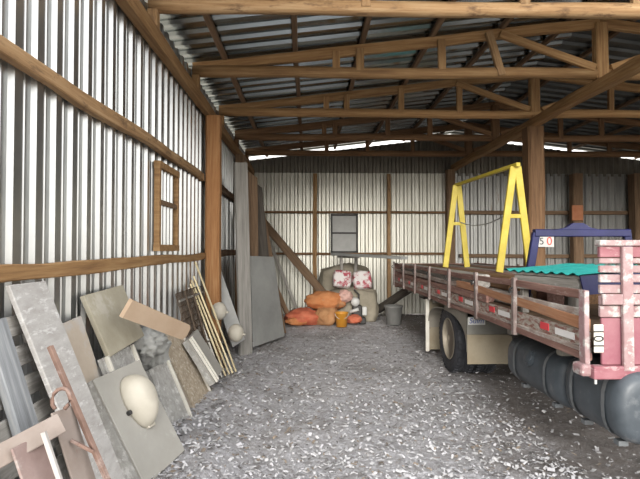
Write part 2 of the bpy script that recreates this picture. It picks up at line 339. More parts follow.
# ------------------------------------------------------------------ corrugated cladding
def profile(a, b, p, depth, top, flank, rib=True):
    """trapezoid profile from a to b: list of (position, offset)"""
    out = []; s = a
    while s < b:
        val = p - top - 2 * flank
        seq = [(0, depth), (top, depth), (top + flank, 0)]
        if rib: seq += [(top + flank + val * 0.42, 0), (top + flank + val * 0.46, 0.006), (top + flank + val * 0.54, 0.006), (top + flank + val * 0.58, 0)]
        seq += [(p - flank, 0)]
        out += [(s + t, d) for t, d in seq]; s += p
    return out
def cladding(name, pts_lo, pts_hi, mat, back):
    """strip between two poly-lines, thickened along back"""
    n = len(pts_lo); b = V(back); vs = [*pts_lo, *pts_hi, *[V(p) + b for p in pts_lo], *[V(p) + b for p in pts_hi]]; fs = []
    for i in range(n - 1):
        fs += [(i, i + 1, n + i + 1, n + i), (2*n + i + 1, 2*n + i, 3*n + i, 3*n + i + 1), (i + 1, i, 2*n + i, 2*n + i + 1), (n + i, n + i + 1, 3*n + i + 1, 3*n + i)]
    fs += [(0, n, 3*n, 2*n), (n - 1, 3*n - 1, 4*n - 1, 2*n - 1)]
    me = bpy.data.meshes.new(name); me.from_pydata([tuple(v) for v in vs], [], fs)
    return struct(link(name, me, mat))
EAVE, RIDGE = 3.83, 4.43
def roof_z(x): return EAVE + (RIDGE - EAVE) * (x - XL) / (XR_ - XL) if x < XR_ else RIDGE - (RIDGE - EAVE) * (x - XR_) / (XR - XR_)
pr = profile(0.6, YB, 0.19, 0.025, 0.055, 0.015)
cladding('wall_left', [V((XL - 0.025 + d, y, 0.02)) for y, d in pr], [V((XL - 0.025 + d, y, 3.72)) for y, d in pr], 'zinc', (-0.003, 0, 0))
pr = profile(3.2, YB, 0.19, 0.04, 0.05, 0.018)
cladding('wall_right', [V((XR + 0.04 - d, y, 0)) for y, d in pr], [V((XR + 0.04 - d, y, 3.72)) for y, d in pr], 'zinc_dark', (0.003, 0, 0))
GZ = 3.42
pr = profile(XL - 0.05, 3.40, 0.19, 0.035, 0.05, 0.03)
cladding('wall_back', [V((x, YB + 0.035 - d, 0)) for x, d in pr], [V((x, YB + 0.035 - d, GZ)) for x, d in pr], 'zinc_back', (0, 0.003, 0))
pr = profile(3.40, XR, 0.19, 0.035, 0.05, 0.03)
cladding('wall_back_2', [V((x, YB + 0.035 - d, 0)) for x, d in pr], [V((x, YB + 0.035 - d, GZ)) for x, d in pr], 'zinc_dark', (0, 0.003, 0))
pr = profile(XL - 0.05, XR, 0.19, 0.035, 0.05, 0.03)
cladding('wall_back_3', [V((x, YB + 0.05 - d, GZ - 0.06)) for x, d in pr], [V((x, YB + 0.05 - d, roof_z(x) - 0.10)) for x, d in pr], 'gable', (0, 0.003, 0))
pr = profile(2.9, YB + 0.25, 0.245, 0.034, 0.06, 0.028, rib=False)
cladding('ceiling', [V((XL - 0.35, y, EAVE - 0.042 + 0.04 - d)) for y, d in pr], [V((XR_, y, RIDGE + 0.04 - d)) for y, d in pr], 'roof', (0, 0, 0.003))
cladding('ceiling_2', [V((XR + 0.35, y, EAVE - 0.042 + 0.04 - d)) for y, d in pr], [V((XR_, y, RIDGE + 0.04 - d)) for y, d in pr], 'roof_shaded', (0, 0, 0.003))

# purlins and plates
pi = 1
for x in (-1.0, -0.15, 0.65, 1.5, 2.35, 3.2, 3.95, 4.8, 5.65, 6.5, 7.35, 8.15):
    z = roof_z(x) - 0.035
    struct(timber('trim_%d' % pi, (x, 2.85, z), (x, YB + 0.1, z), 0.06, 0.06, 'pine_dark'), 'roof purlin'); pi += 1
struct(timber('trim_%d' % pi, (XL + 0.06, 2.4, 3.40), (XL + 0.06, YB - 0.05, 3.42), 0.10, 0.135, 'pine', rough=0.012), 'orange timber wall plate along the left eave'); pi += 1
struct(timber('trim_%d' % pi, (XR - 0.08, 3.2, 3.5), (XR - 0.08, YB - 0.05, 3.5), 0.13, 0.21, 'pine_dark'), 'dark wall plate along the right eave'); pi += 1

# wall rails
tag(timber('wall_rail', (XL + 0.03, 0.7, 1.425), (XL + 0.03, 6.3, 1.475), 0.05, 0.08, 'pine', rough=0.012, up=(0, 0, 1)), 'lower orange timber rail along the left metal wall', 'rail')
tag(timber('wall_rail', (XL + 0.03, 0.7, 2.445), (XL + 0.03, 6.3, 2.50), 0.055, 0.088, 'pine_pale', rough=0.014), 'upper sloping timber rail along the left metal wall', 'rail')
tag(timber('wall_rail', (XL + 0.05, 6.55, 1.5), (XL + 0.05, YB - 0.1, 1.5), 0.07, 0.11, 'pine_dark', rough=0.01), 'lower rail on the left wall beyond the orange post', 'rail')
tag(timber('wall_rail', (XL + 0.05, 6.55, 2.5), (XL + 0.05, YB - 0.1, 2.5), 0.07, 0.11, 'pine_dark', rough=0.01), 'upper rail on the left wall beyond the orange post', 'rail')
tag(timber('wall_rail', (XL + 0.1, YB - 0.05, 2.46), (3.36, YB - 0.05, 2.46), 0.06, 0.055, 'post_brown'), 'upper timber rail across the pale part of the back wall', 'rail')
tag(timber('wall_rail', (XL + 0.1, YB - 0.05, 1.46), (3.36, YB - 0.05, 1.46), 0.06, 0.055, 'post_brown'), 'lower timber rail across the pale part of the back wall', 'rail')
tag(timber('wall_rail', (3.68, YB - 0.05, 2.46), (XR - 0.1, YB - 0.05, 2.46), 0.06, 0.09, 'pine_dark'), 'upper dark rail across the darker right part of the back wall', 'rail')
tag(timber('wall_rail', (3.68, YB - 0.05, 1.40), (XR - 0.1, YB - 0.05, 1.40), 0.06, 0.09, 'pine_dark'), 'lower dark rail across the darker right part of the back wall', 'rail')

# posts
def post(x, y, z1, s, mat, label, name='timber_post', sx=None):
    return tag(timber(name, (x, y, -0.03), (x, y, z1), sx or s, s, mat, up=(1, 0, 0), rough=0.01), label, 'post')
post(XL + 0.14, 6.42, 3.33, 0.19, 'post_orange', 'bright orange square post against the left metal wall')
post(XL + 0.13, 9.0, 3.33, 0.17, 'pine_dark', 'dark post on the left wall behind the tall leaning planks')
post(XR_, 7.45, 3.48, 0.26, 'post_brown', 'thick brown centre post rising behind the truck bed')
post(XR_ - 0.12, YB - 0.13, 3.48, 0.2, 'pine_dark', 'dark post at the back wall behind the left yellow trestle leg')
post(at(315, 250, YB - .1).x, YB - 0.12, 3.38, 0.10, 'pine', 'slim pale post on the back wall left of the dark-framed window')
post(at(389, 250, YB - .1).x, YB - 0.12, 3.38, 0.085, 'pine_pale', 'thinnest pale post on the back wall between window and truck')
post(at(574, 250, YB - .1).x, YB - 0.22, 3.38, 0.24, 'pine_dark', 'dark post on the back wall above the blue frame')
post(at(634, 250, YB - .1).x, YB - 0.25, 3.38, 0.3, 'pine_dark', 'broad dark post at the right end of the back wall')
tag(timber('ridge_girder', (XR_, 2.6, 3.55), (XR_, YB - 0.02, 3.55), 0.14, 0.14, 'pine', rough=0.01), 'long timber girder under the trusses running to the back wall', 'beam')

# roof trusses
def truss(y, label, left, mat, diag=True):
    t = thing('roof_truss', label, 'roof truss', (XR_, y, 3.68), 'timber roof trusses')
    pole('bottom_chord', (XL + 0.03, y, 3.68), (XR - 0.03, y, 3.68), 0.066, mat, t)
    for s in (-1, 1):
        xe = XL + 0.03 if s < 0 else XR - 0.03
        timber('rafter', (xe, y + 0.02, 3.715), (XR_, y + 0.02, 4.315), 0.07, 0.12, mat, t, rough=0.012)
    timber('bearing_block', (XL + .06, y, 3.47), (XL + .06, y, 3.62), 0.09, 0.09, mat, t, up=(1, 0, 0))
    def rz(x): return roof_z(x) - 0.12
    timber('king_post', (XR_, y, 3.62), (XR_, y, 4.3), 0.12, 0.15, mat, t, up=(1, 0, 0))
    for x in left:
        timber('strut', (x, y - 0.03, 3.66), (x, y - 0.03, rz(x)), 0.05, 0.09, mat, t, up=(1, 0, 0))
        timber('strut', (2 * XR_ - x, y - 0.03, 3.66), (2 * XR_ - x, y - 0.03, rz(x)), 0.05, 0.09, mat, t, up=(1, 0, 0))
    if diag:
        for s in (-1, 1):
            timber('brace', (XR_ + s * 1.25, y - 0.05, rz(XR_ - 1.25) - 0.02), (XR_ + s * 0.1, y - 0.05, 3.74), 0.05, 0.09, mat, t)
    return t
truss(4.15, 'nearest roof truss crossing the top edge of the photo', (0.5, 1.9, 2.9), 'pine_pale')
t2 = truss(5.7, 'second roof truss from the front with paired struts and long brace', (0.33, 0.62, 1.6), 'pine')
timber('strut', (2.16, 5.64, 4.16), (2.31, 5.64, 3.64), 0.05, 0.09, 'pine_pale', t2, up=(1, 0, 0))
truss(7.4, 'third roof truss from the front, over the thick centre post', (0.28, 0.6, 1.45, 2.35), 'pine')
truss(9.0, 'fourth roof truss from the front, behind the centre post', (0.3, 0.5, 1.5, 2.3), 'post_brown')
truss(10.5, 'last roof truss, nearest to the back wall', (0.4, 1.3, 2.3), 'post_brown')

# wooden shutter window in the left wall, steel-framed window in the back wall
def window_l():
    y0, y1, z0, z1 = 4.36, 5.02, 1.54, 2.36; x = XL + 0.035
    bm = bmesh.new(); add_box(bm, (x, (y0 + y1) / 2, z0 + .03), (0.06, y1 - y0, 0.06)); add_box(bm, (x, (y0 + y1) / 2, z1 - .03), (0.06, y1 - y0, 0.06))
    add_box(bm, (x, y0 + .025, (z0 + z1) / 2), (0.05, 0.05, z1 - z0 - .12)); add_box(bm, (x, y1 - .025, (z0 + z1) / 2), (0.05, 0.05, z1 - z0 - .12))
    o = struct(bm_obj('window_1', bm, 'pine'), 'brown wooden shutter frame on the left wall')
    bm = bmesh.new(); add_box(bm, (x, (y0 + y1) / 2, 1.99), (0.04, y1 - y0 - .14, 0.045)); bm_obj('mid_bar', bm, 'pine_dark', o)
    pr = profile(y0 + .05, y1 - .11, 0.11, 0.022, 0.03, 0.01, rib=False)
    n = [(V((x - 0.02 + d, y, z0 + .06)), V((x - 0.02 + d, y, z1 - .06))) for y, d in pr]
    me = bpy.data.meshes.new('shutter_sheet'); me.from_pydata([tuple(a) for a, b in n] + [tuple(b) for a, b in n], [], [(i, i + 1, len(n) + i + 1, len(n) + i) for i in range(len(n) - 1)])
    link('shutter_sheet', me, 'zinc', o)
window_l()
def window_b():
    a = at(331.5, 252, YB - .05); b = at(357, 215, YB - .05); y = YB - 0.05
    bm = bmesh.new(); t = 0.045
    for z in (a.z, b.z): add_box(bm, ((a.x + b.x) / 2, y - .01, z), (b.x - a.x + t, 0.05, t))
    for x in (a.x, b.x): add_box(bm, (x, y - .01, (a.z + b.z) / 2), (t, 0.05, b.z - a.z))
    o = struct(bm_obj('window_2', bm, 'steel_dark'), 'small dark-framed window on the back wall')
    bm = bmesh.new(); add_box(bm, ((a.x + b.x) / 2, y, (a.z + b.z) / 2 + .01), (b.x - a.x - t, 0.04, 0.04)); bm_obj('mid_bar', bm, 'steel_dark', o)
    for z0, z1 in ((a.z + t/2, (a.z + b.z) / 2 - .01), ((a.z + b.z) / 2 + .03, b.z - t/2)):
        bm = bmesh.new(); add_box(bm, ((a.x + b.x) / 2, y + .012, (z0 + z1) / 2), (b.x - a.x - t, 0.008, z1 - z0)); bm_obj('pane', bm, 'white_sheet', o)
window_b()

# ------------------------------------------------------------------ the truck
TX, TY0, TY1 = 1.75, 2.95, 9.62
TW = 1.62
truck = thing('flatbed_truck', 'old flatbed truck with worn pink and brown wooden stake sides', 'truck', (TX + TW / 2, 6.3, 0))
# deck boards and chassis
bm = bmesh.new()
for k in range(11):
    xa = TX + 0.05 + k * (TW - 0.1) / 11; add_box(bm, (xa + 0.07, (TY0 + TY1) / 2, 0.955), ((TW - 0.1) / 11 - 0.008, TY1 - TY0, 0.045))
bm_obj('deck', bm, 'pine_dark', truck)
for x in (TX + 0.50, TX + TW - 0.50):
    bm = bmesh.new(); add_box(bm, (x, 5.9, 0.70), (0.08, 7.2, 0.18)); bevel(bm, 0.01); bm_obj('chassis_rail', bm, 'steel_dark', truck)
for k in range(8):
    y = TY0 + 0.45 + k * 0.86
    timber('cross_beam', (TX + 0.04, y, 0.865), (TX + TW - 0.04, y, 0.865), 0.08, 0.13, 'fender', truck)
stakes_y = [2.95] + [3.03 + 0.93 * k for k in range(1, 8)]
for s in (0, 1):
    X = TX if s == 0 else TX + TW; o = 1 if s == 0 else -1
    timber('top_rail', (X, TY0 + .05, 1.262), (X, TY1, 1.262), 0.035, 0.055, 'truck_brown', truck, rough=0.01)
    timber('middle_rail', (X + o * .005, TY0 + .05, 1.155), (X + o * .005, TY1, 1.155), 0.03, 0.05, 'truck_grey', truck, rough=0.01)
    if s == 0:
        timber('side_rail', (X - .012, TY0 - .02, 1.083), (X - .012, 5.5, 1.165), 0.03, 0.075, 'truck_orange', truck, rough=0.014)
        timber('side_rail', (X - .006, 4.6, 1.075), (X - .006, TY1, 1.075), 0.03, 0.07, 'truck_brown', truck, rough=0.012)
    else: timber('side_rail', (X + .008, TY0 + .05, 1.075), (X + .008, TY1, 1.075), 0.04, 0.075, 'truck_orange', truck, rough=0.012)
    timber('side_board', (X + o * .004, TY0 + .02, 0.985), (X + o * .004, TY1, 0.985), 0.028, 0.10, 'truck_paint', truck, rough=0.002)
    timber('lower_rail', (X - o * .004, TY0 + .02, 0.927), (X - o * .004, TY1, 0.927), 0.045, 0.03, 'truck_grey', truck, rough=0.006)
    timber('bottom_rail', (X, TY0 + .02, 0.886), (X, TY1, 0.886), 0.05, 0.05, 'truck_brown', truck, rough=0.006)
    for k, y in enumerate(stakes_y):
        timber('stake', (X - o * .036, y, 0.85), (X - o * .036, y, 1.32 if k else 1.30), 0.055 if k else 0.065, 0.03, 'stake_paint' if k else 'pink_pale', truck, up=(o, 0, 0), rough=0.008)
        if k and s == 0:
            bm = bmesh.new(); add_tube(bm, [(X - .053, y, 1.19 + .02 * math.sin(k)), (X - .075, y, 1.20), (X - .085, y - .03, 1.23), (X - .07, y - .05, 1.24)], 0.009, 6)
            bm_obj('hook', bm, 'steel_dark', truck)
    for k in range(7):
        y = stakes_y[k]
        bm = bmesh.new(); add_box(bm, (X - o * .014, y + .545, 0.992), (0.006, 0.12, 0.05)); bm_obj('red_reflector', bm, 'red_reflect', truck)
        bm = bmesh.new(); add_box(bm, (X - o * .014, y + .27, 0.985), (0.006, 0.24, 0.045)); bm_obj('white_reflector', bm, 'white_reflect', truck)
# far tail board
bm = bmesh.new(); add_box(bm, (TX + TW / 2, TY1 + .02, 1.04), (TW, 0.03, 0.48)); bm_obj('tail_board', bm, 'truck_brown', truck)
# tall slatted headboard, facing the photographer
hb_y = 2.90; HX0, HX1 = TX + 0.02, TX + TW
def hbox(name, xa, xb, za, zb, mat, dy=0.0, th=0.03):
    bm = bmesh.new(); add_box(bm, ((xa + xb) / 2, hb_y + dy, (za + zb) / 2), (xb - xa, th, zb - za)); bevel(bm, 0.004); return bm_obj(name, bm, mat, truck)
hbox('headboard_cap', HX0, HX1, 1.575, 1.61, 'pink_pale', -.005, .06)
hbox('headboard_rail', HX0 + .01, HX1, 1.505, 1.572, 'pink')
zs = [1.50, 1.468, 1.455, 1.412, 1.40, 1.352, 1.337, 1.285, 1.27, 1.215, 1.21, 1.14]
for a, b in zip(zs[0::2], zs[1::2]): hbox('headboard_slat', HX0 + .01, HX1, b, a, 'pink_pale', 0, .024)
hbox('headboard_rail', HX0 + .01, HX1, 1.218, 1.282, 'pink_pale', -.028, .022)
hbox('headboard_panel', HX0 + .02, HX1, 0.85, 1.135, 'pink_deep', 0.004, .02)
hbox('bottom_rail', HX0 - .05, HX1, 0.77, 0.848, 'pink', -.01, .06)
for x in (HX0 + .165, HX0 + .69, HX0 + 1.22, HX1 - .035):
    hbox('headboard_stile', x - .032, x + .032, 0.82, 1.57, 'pink_pale', -.03, .028)
for x in (HX0 + .30, HX0 + .43):
    hbox('headboard_batten', x - .012, x + .012, 0.86, 1.50, 'pink', -.022, .014)
np_ = hbox('number_plate', HX0 - .045, HX0 + .015, 0.93, 1.10, 'pale_strip', -.032, .008)
lettering('plate_number', '101', 0.085, 'ink_black', np_, Matrix.Translation((HX0 - .015, hb_y - .037, 1.015)) @ Matrix.Rotation(R(90), 4, 'X') @ Matrix.Rotation(R(90), 4, 'Z'))
bm = bmesh.new(); add_box(bm, (HX0 - .07, hb_y + .05, 0.815), (0.075, 0.12, 0.075)); bevel(bm, 0.02, 2); bm_obj('bumper_block', bm, 'pink_pale', truck)
bm = bmesh.new(); add_tube(bm, [(HX0 - .03, hb_y - .02, 0.775), (HX0 - .03, hb_y - .02, 0.74)], 0.008, 6); bm_obj('bolt', bm, 'white_plate', truck)

# wheels: dual rear pair each side
def wheel(x, y, o):
    bm = bmesh.new(); prof = [(0.25, -0.10), (0.30, -0.125), (0.37, -0.125), (0.405, -0.105), (0.42, -0.07), (0.42, -0.03), (0.412, -0.025), (0.412, -0.01), (0.42, -0.005), (0.42, 0.005), (0.412, 0.01), (0.412, 0.025), (0.42, 0.03), (0.42, 0.07), (0.405, 0.105), (0.37, 0.125), (0.30, 0.125), (0.25, 0.10)]
    lathe(bm, prof, 40, 'X')
    for k in range(40):
        a = 2 * math.pi * k / 40
        for sx in (-1, 1): add_box(bm, (sx * .088, 0.418 * math.cos(a), 0.418 * math.sin(a)), (0.05, 0.035, 0.02), Matrix.Rotation(a + math.pi / 2, 3, 'X'))
    w_ = bm_obj('wheel', bm, 'rubber', truck, Matrix.Translation((x, y, 0.42)), smooth=False)
    bm = bmesh.new(); lathe(bm, [(0.262, -o * .112), (0.25, -o * .118), (0.235, -o * .10), (0.22, -o * .055), (0.13, -o * .03), (0.11, -o * .05), (0.07, -o * .07), (0.065, -o * .11), (0.02, -o * .115)], 28, 'X')
    for k in range(8):
        a = 2 * math.pi * k / 8; add_box(bm, (-o * .045, 0.155 * math.cos(a), 0.155 * math.sin(a)), (0.03, 0.028, 0.028))
    bm_obj('rim', bm, 'rim', w_, Matrix.Translation((x, y, 0.42)), smooth=True)
for o, xs in ((1, (TX + .155, TX + .42)), (-1, (TX + TW - .155, TX + TW - .42))):
    for x in xs: wheel(x, 6.12, o)
bm = bmesh.new(); add_tube(bm, [(TX + .3, 6.12, 0.42), (TX + TW - .3, 6.12, 0.42)], 0.07, 12); bmesh.ops.create_icosphere(bm, subdivisions=3, radius=0.17, matrix=Matrix.Translation((TX + TW / 2, 6.12, 0.42))); bm_obj('axle', bm, 'steel_dark', truck, smooth=True)
# arches and flaps
for X, o in ((TX + .01, 1), (TX + TW - .01, -1)):
    bm = bmesh.new(); n = 24; rows = []
    for k in range(n + 1):
        a = math.pi * k / n; y = 6.16 - 0.86 * math.copysign(abs(math.cos(a)) ** 0.8, math.cos(a)); z = 0.42 + 0.36 * math.sin(a) ** 0.75
        rows.append([bm.verts.new((X, y, z)), bm.verts.new((X + o * .5, y, z)), bm.verts.new((X + o * .5, y, z + .012)), bm.verts.new((X, y, z + .012))])
    for a, b in zip(rows, rows[1:]):
        for k in range(4): bm.faces.new((a[k], a[(k+1) % 4], b[(k+1) % 4], b[k]))
    bm_obj('wheel_arch', bm, 'fender', truck)
    bm = bmesh.new(); rows = []
    for k in range(n // 2 + 1):                     # filler skirt above the near half of the arch
        a = math.pi * k / n; y = 6.16 - 0.86 * abs(math.cos(a)) ** 0.8; z = 0.42 + 0.36 * math.sin(a) ** 0.75
        rows.append([bm.verts.new((X - o * .004, y, z)), bm.verts.new((X - o * .004, y, 0.865)), bm.verts.new((X + o * .01, y, 0.865)), bm.verts.new((X + o * .01, y, z))])
    for a, b in zip(rows, rows[1:]):
        for k in range(4): bm.faces.new((a[k], a[(k+1) % 4], b[(k+1) % 4], b[k]))
    bm_obj('arch_skirt', bm, 'fender', truck)
    xa, xb = (X, X + o * .50)
    bm = bmesh.new(); add_box(bm, ((xa + xb) / 2, 5.29, 0.45), (abs(xb - xa), 0.012, 0.32)); add_box(bm, ((xa + xb) / 2, 5.278, 0.605), (abs(xb - xa) + .02, 0.03, 0.02)); f1 = bm_obj('mud_flap', bm, 'flap', truck)
    bm = bmesh.new(); add_box(bm, ((xa + xb) / 2, 5.295, 0.70), (abs(xb - xa), 0.012, 0.19)); f2 = bm_obj('flap_plate', bm, 'flap_top', f1)
    bm = bmesh.new(); add_box(bm, ((xa + xb) / 2, 7.05, 0.45), (abs(xb - xa), 0.012, 0.72)); f3 = bm_obj('mud_flap', bm, 'flap', truck)
    bm = bmesh.new(); add_box(bm, (xa - o * .01, 7.03, 0.45), (0.05, 0.04, 0.76)); bm_obj('flap_edge', bm, 'pale_strip', f3)
    if o == 1:
        bm = bmesh.new(); add_box(bm, (X + .105, 5.283, 0.765), (0.19, 0.008, 0.085)); st = bm_obj('sticker', bm, 'white_plate', f1)
        lettering('sticker_writing', 'Suim', 0.085, 'ink_blue', st, Matrix.Translation((X + .10, 5.278, 0.765)) @ Matrix.Rotation(R(90), 4, 'X'), shear=0.2)
# fuel tanks
def tank(ya, yb, xc, zc, rx, rz):
    bm = bmesh.new(); n = 28; rings = []
    def sec(y, k):
        ring = []
        for i in range(n):
            a = 2 * math.pi * i / n; c, s = math.cos(a), math.sin(a)
            ring.append(bm.verts.new((math.copysign(abs(c) ** 0.72, c) * rx * k, y, math.copysign(abs(s) ** 0.72, s) * rz * k)))
        return ring
    ym = (ya + yb) / 2; L = yb - ya
    for y, k in ((-L/2, .55), (-L/2 + .004, .78), (-L/2 + .02, .9), (-L/2 + .05, .97), (-L/2 + .09, 1), (0, 1), (L/2 - .09, 1), (L/2 - .05, .97), (L/2 - .02, .9), (L/2 - .004, .78), (L/2, .55)): rings.append(sec(y, k))
    for a, b in zip(rings, rings[1:]):
        for i in range(n): bm.faces.new((a[i], a[(i+1) % n], b[(i+1) % n], b[i]))
    bm.faces.new(rings[0]); bm.faces.new(rings[-1])
    t = bm_obj('fuel_tank', bm, 'tank', truck, Matrix.Translation((xc, ym, zc)), smooth=True)
    for y in (ya + L * .22, yb - L * .22):
        bm = bmesh.new(); r0 = []; r1 = []
        for i in range(n):
            a = 2 * math.pi * i / n; c, s = math.cos(a), math.sin(a); x, z = math.copysign(abs(c) ** 0.72, c) * (rx + .008), math.copysign(abs(s) ** 0.72, s) * (rz + .008)
            r0.append(bm.verts.new((xc + x, y - .018, zc + z))); r1.append(bm.verts.new((xc + x, y + .018, zc + z)))
        for i in range(n): bm.faces.new((r0[i], r0[(i+1) % n], r1[(i+1) % n], r1[i]))
        add_box(bm, (xc - rx * .55, y, zc - rz - .01), (0.06, 0.05, 0.03))
        bm_obj('tank_strap', bm, 'tank_band', t)
    return t
t1 = tank(3.46, 4.42, 2.04, 0.575, 0.22, 0.205)
tank(2.80, 3.44, 2.06, 0.60, 0.235, 0.225)
bm = bmesh.new(); lathe(bm, [(0.075, 0), (0.075, 0.012), (0.055, 0.02), (0.055, 0.035), (0.02, 0.04)], 16, 'X')
for v in bm.verts: v.co.x = -v.co.x
bm_obj('tank_cap', bm, 'tank', t1, Matrix.Translation((1.84, 3.93, 0.66)) @ Matrix.Rotation(R(25), 4, 'Y'))

# ------------------------------------------------------------------ things on the truck
DZ = 0.978
XA, XB = TX + .08, TX + TW - .08
nw = 7; pw = (XB - XA) / nw
spec = [(5.2, 9.4), (4.75, 9.2), (5.1, 9.5), (4.9, 9.3), (5.3, 9.5), (5.0, 9.1), (5.2, 9.4)]
place = ['against the near stake side', 'second from the near stake side', 'third from the near stake side', 'in the middle', 'third from the far stake side', 'second from the far stake side', 'against the far stake side']
for lay in range(2):
    for k in range(nw):
        ya, yb = spec[k]; ya += 0.12 * lay; z = DZ + .076 + lay * .15
        o = timber('timber_plank', (XA + pw * (k + .5), ya, z), (XA + pw * (k + .5), yb, z), pw - .012, 0.146, ['truck_brown', 'grey_wood', 'post_brown'][(k + lay) % 3], rough=0.003)
        tag(o, ('weathered timber plank lying on the truck bed, top layer, ' if lay else 'weathered timber plank on the truck deck, bottom layer, ') + place[k], 'plank', 'timber planks loaded on the truck bed')
TOP = DZ + .30
# yellow trestle
def trestle():
    a = at(457, 183, 7.45); b = at(515.5, 167, 5.75)
    t = thing('trestle', 'tall yellow A-frame trestle standing on the planks in the truck bed', 'trestle', ((a.x + b.x) / 2, (a.y + b.y) / 2, TOP))
    for p, hw in ((a, .17), (b, .19)):
        p = V((p.x, p.y, 2.56)); q = []
        for s in (-1, 1):
            foot = V((p.x + s * hw - .02, p.y, TOP + .005)); top = V((p.x + s * .025, p.y, p.z)); q.append((top, foot))
            timber('leg', top, foot, 0.035, 0.085, 'yellow', t, up=(1, 0, 0), rough=0.001)
        m = [u + (v - u) * .47 for u, v in q]
        timber('cross_bar', m[0], m[1], 0.03, 0.05, 'yellow', t, rough=0.001)
    timber('top_rail', (a.x, a.y + .06, 2.575), (b.x, b.y - .08, 2.575), 0.05, 0.045, 'yellow', t, rough=0.001)
    bm = bmesh.new(); m0 = V((a.x + .05, a.y - .02, 1.98)); m1 = V((b.x - .08, b.y + .02, 2.0)); pts = []
    for i in range(13):
        f = i / 12; p = m0.lerp(m1, f); p.z -= 0.09 * 4 * f * (1 - f); pts.append(p)
    add_tube(bm, pts, 0.008, 6); tag(bm_obj('cord', bm, 'grey_sheet'), 'thin grey cord sagging between the legs of the yellow trestle', 'cord')
trestle()
# weathered low bench under the turquoise sheet
c0 = V((1.93, 4.42, 0)); c1 = V((2.14, 3.74, 0)); dv = (c1 - c0).normalized(); nv = V((-dv.y, dv.x, 0)); 
if nv.x < 0: nv = -nv
wb = thing('workbench', 'low weathered grey wooden bench on the truck bed under the turquoise sheet', 'bench', (*(c0 + dv * .35 + nv * .3).xy, DZ))
bz = 1.325; L = (c1 - c0).length; W = 0.62
def bp(u, v, z): p = c0 + dv * u + nv * v; return V((p.x, p.y, z))
for v in (0.0, W): timber('apron', bp(0, v, bz - .065), bp(L, v, bz - .065), 0.035, 0.12, 'grey_wood', wb)
for u in (0.0, L): timber('apron', bp(u, 0.02, bz - .065), bp(u, W - .02, bz - .065), 0.03, 0.12, 'grey_wood', wb)
timber('bench_top', bp(-.02, W / 2, bz + .01), bp(L + .02, W / 2, bz + .01), W + .03, 0.025, 'grey_wood', wb)
for u in (0.05, L - .05):
    for v in (0.05, W - .05): timber('leg', bp(u, v, DZ), bp(u, v, bz - .01), 0.06, 0.06, 'grey_wood', wb)
# turquoise corrugated sheets
def teal(name, u0, u1, v0, v1, z0, zfar, mat, label, sd):
    bm = bmesh.new(); nu, nv_ = 44, 14; g = []
    for i in range(nu + 1):
        row = []
        for j in range(nv_ + 1):
            u = u0 + (u1 - u0) * i / nu; v = v0 + (v1 - v0) * j / nv_; f = j / nv_
            z = z0 + (zfar - z0) * f + 0.011 * math.sin(u * 2 * math.pi / 0.11) + 0.012 * noise.noise(V((u * 4, v * 4, sd)))
            row.append((bp(u, v, z)))
        g.append(row)
    top = [[bm.verts.new(p) for p in r] for r in g]; bot = [[bm.verts.new(p - V((0, 0, .004))) for p in r] for r in g]
    for i in range(nu):
        for j in range(nv_):
            bm.faces.new((top[i][j], top[i+1][j], top[i+1][j+1], top[i][j+1])); bm.faces.new((bot[i][j], bot[i][j+1], bot[i+1][j+1], bot[i+1][j]))
    return tag(bm_obj(name, bm, mat, smooth=True), label, 'sheet')
teal('plastic_sheet', -.12, L + .05, -.04, W + .16, 1.362, 1.41, 'teal', 'bright turquoise corrugated sheet lying on the weathered bench', 1.0)
tarp = quad('blue_tarp', bp(L + .035, -.03, 1.352), bp(L + .035, W + .12, 1.365), bp(L + .05, W + .1, 1.215), bp(L + .05, .0, 1.20), 0.012, 'blue')
tag(tarp, 'dark blue tarp edge hanging below the turquoise sheet', 'tarp')
# blue frame
def blue_frame():
    Y = 4.75; a = at(536, 233, Y); b = at(627, 233, Y); z = a.z
    t = thing('bed_rack', 'dark blue painted metal frame with raised hump, standing on the truck bed', 'frame', ((a.x + b.x) / 2, Y, DZ))
    timber('top_bar', (a.x - .02, Y, z), (b.x + .02, Y, z), 0.07, 0.075, 'blue', t, rough=0.001)
    bm = bmesh.new(); cx = at(577, 226, Y).x
    pts = [(-.24, .03), (-.12, .055), (-.05, .10), (.05, .10), (.12, .055), (.24, .03)]
    f = [bm.verts.new((cx + x, Y - .03, z + h)) for x, h in pts]; k = [bm.verts.new((cx + x, Y + .03, z + h)) for x, h in pts]
    n = len(pts); bm.faces.new(f); bm.faces.new(k[::-1])
    for i in range(n): bm.faces.new((f[i], f[(i+1) % n], k[(i+1) % n], k[i]))
    bm_obj('hump', bm, 'blue', t)
    for x, dx in ((a.x, -.12), (b.x, .06)):
        timber('leg', (x, Y, z), (x + dx, Y + .02, DZ + .005), 0.05, 0.075, 'blue', t, up=(1, 0, 0), rough=0.001)
    timber('lower_bar', (a.x - .05, Y, 1.25), (b.x + .02, Y, 1.25), 0.05, 0.06, 'blue', t, rough=0.001)
blue_frame()
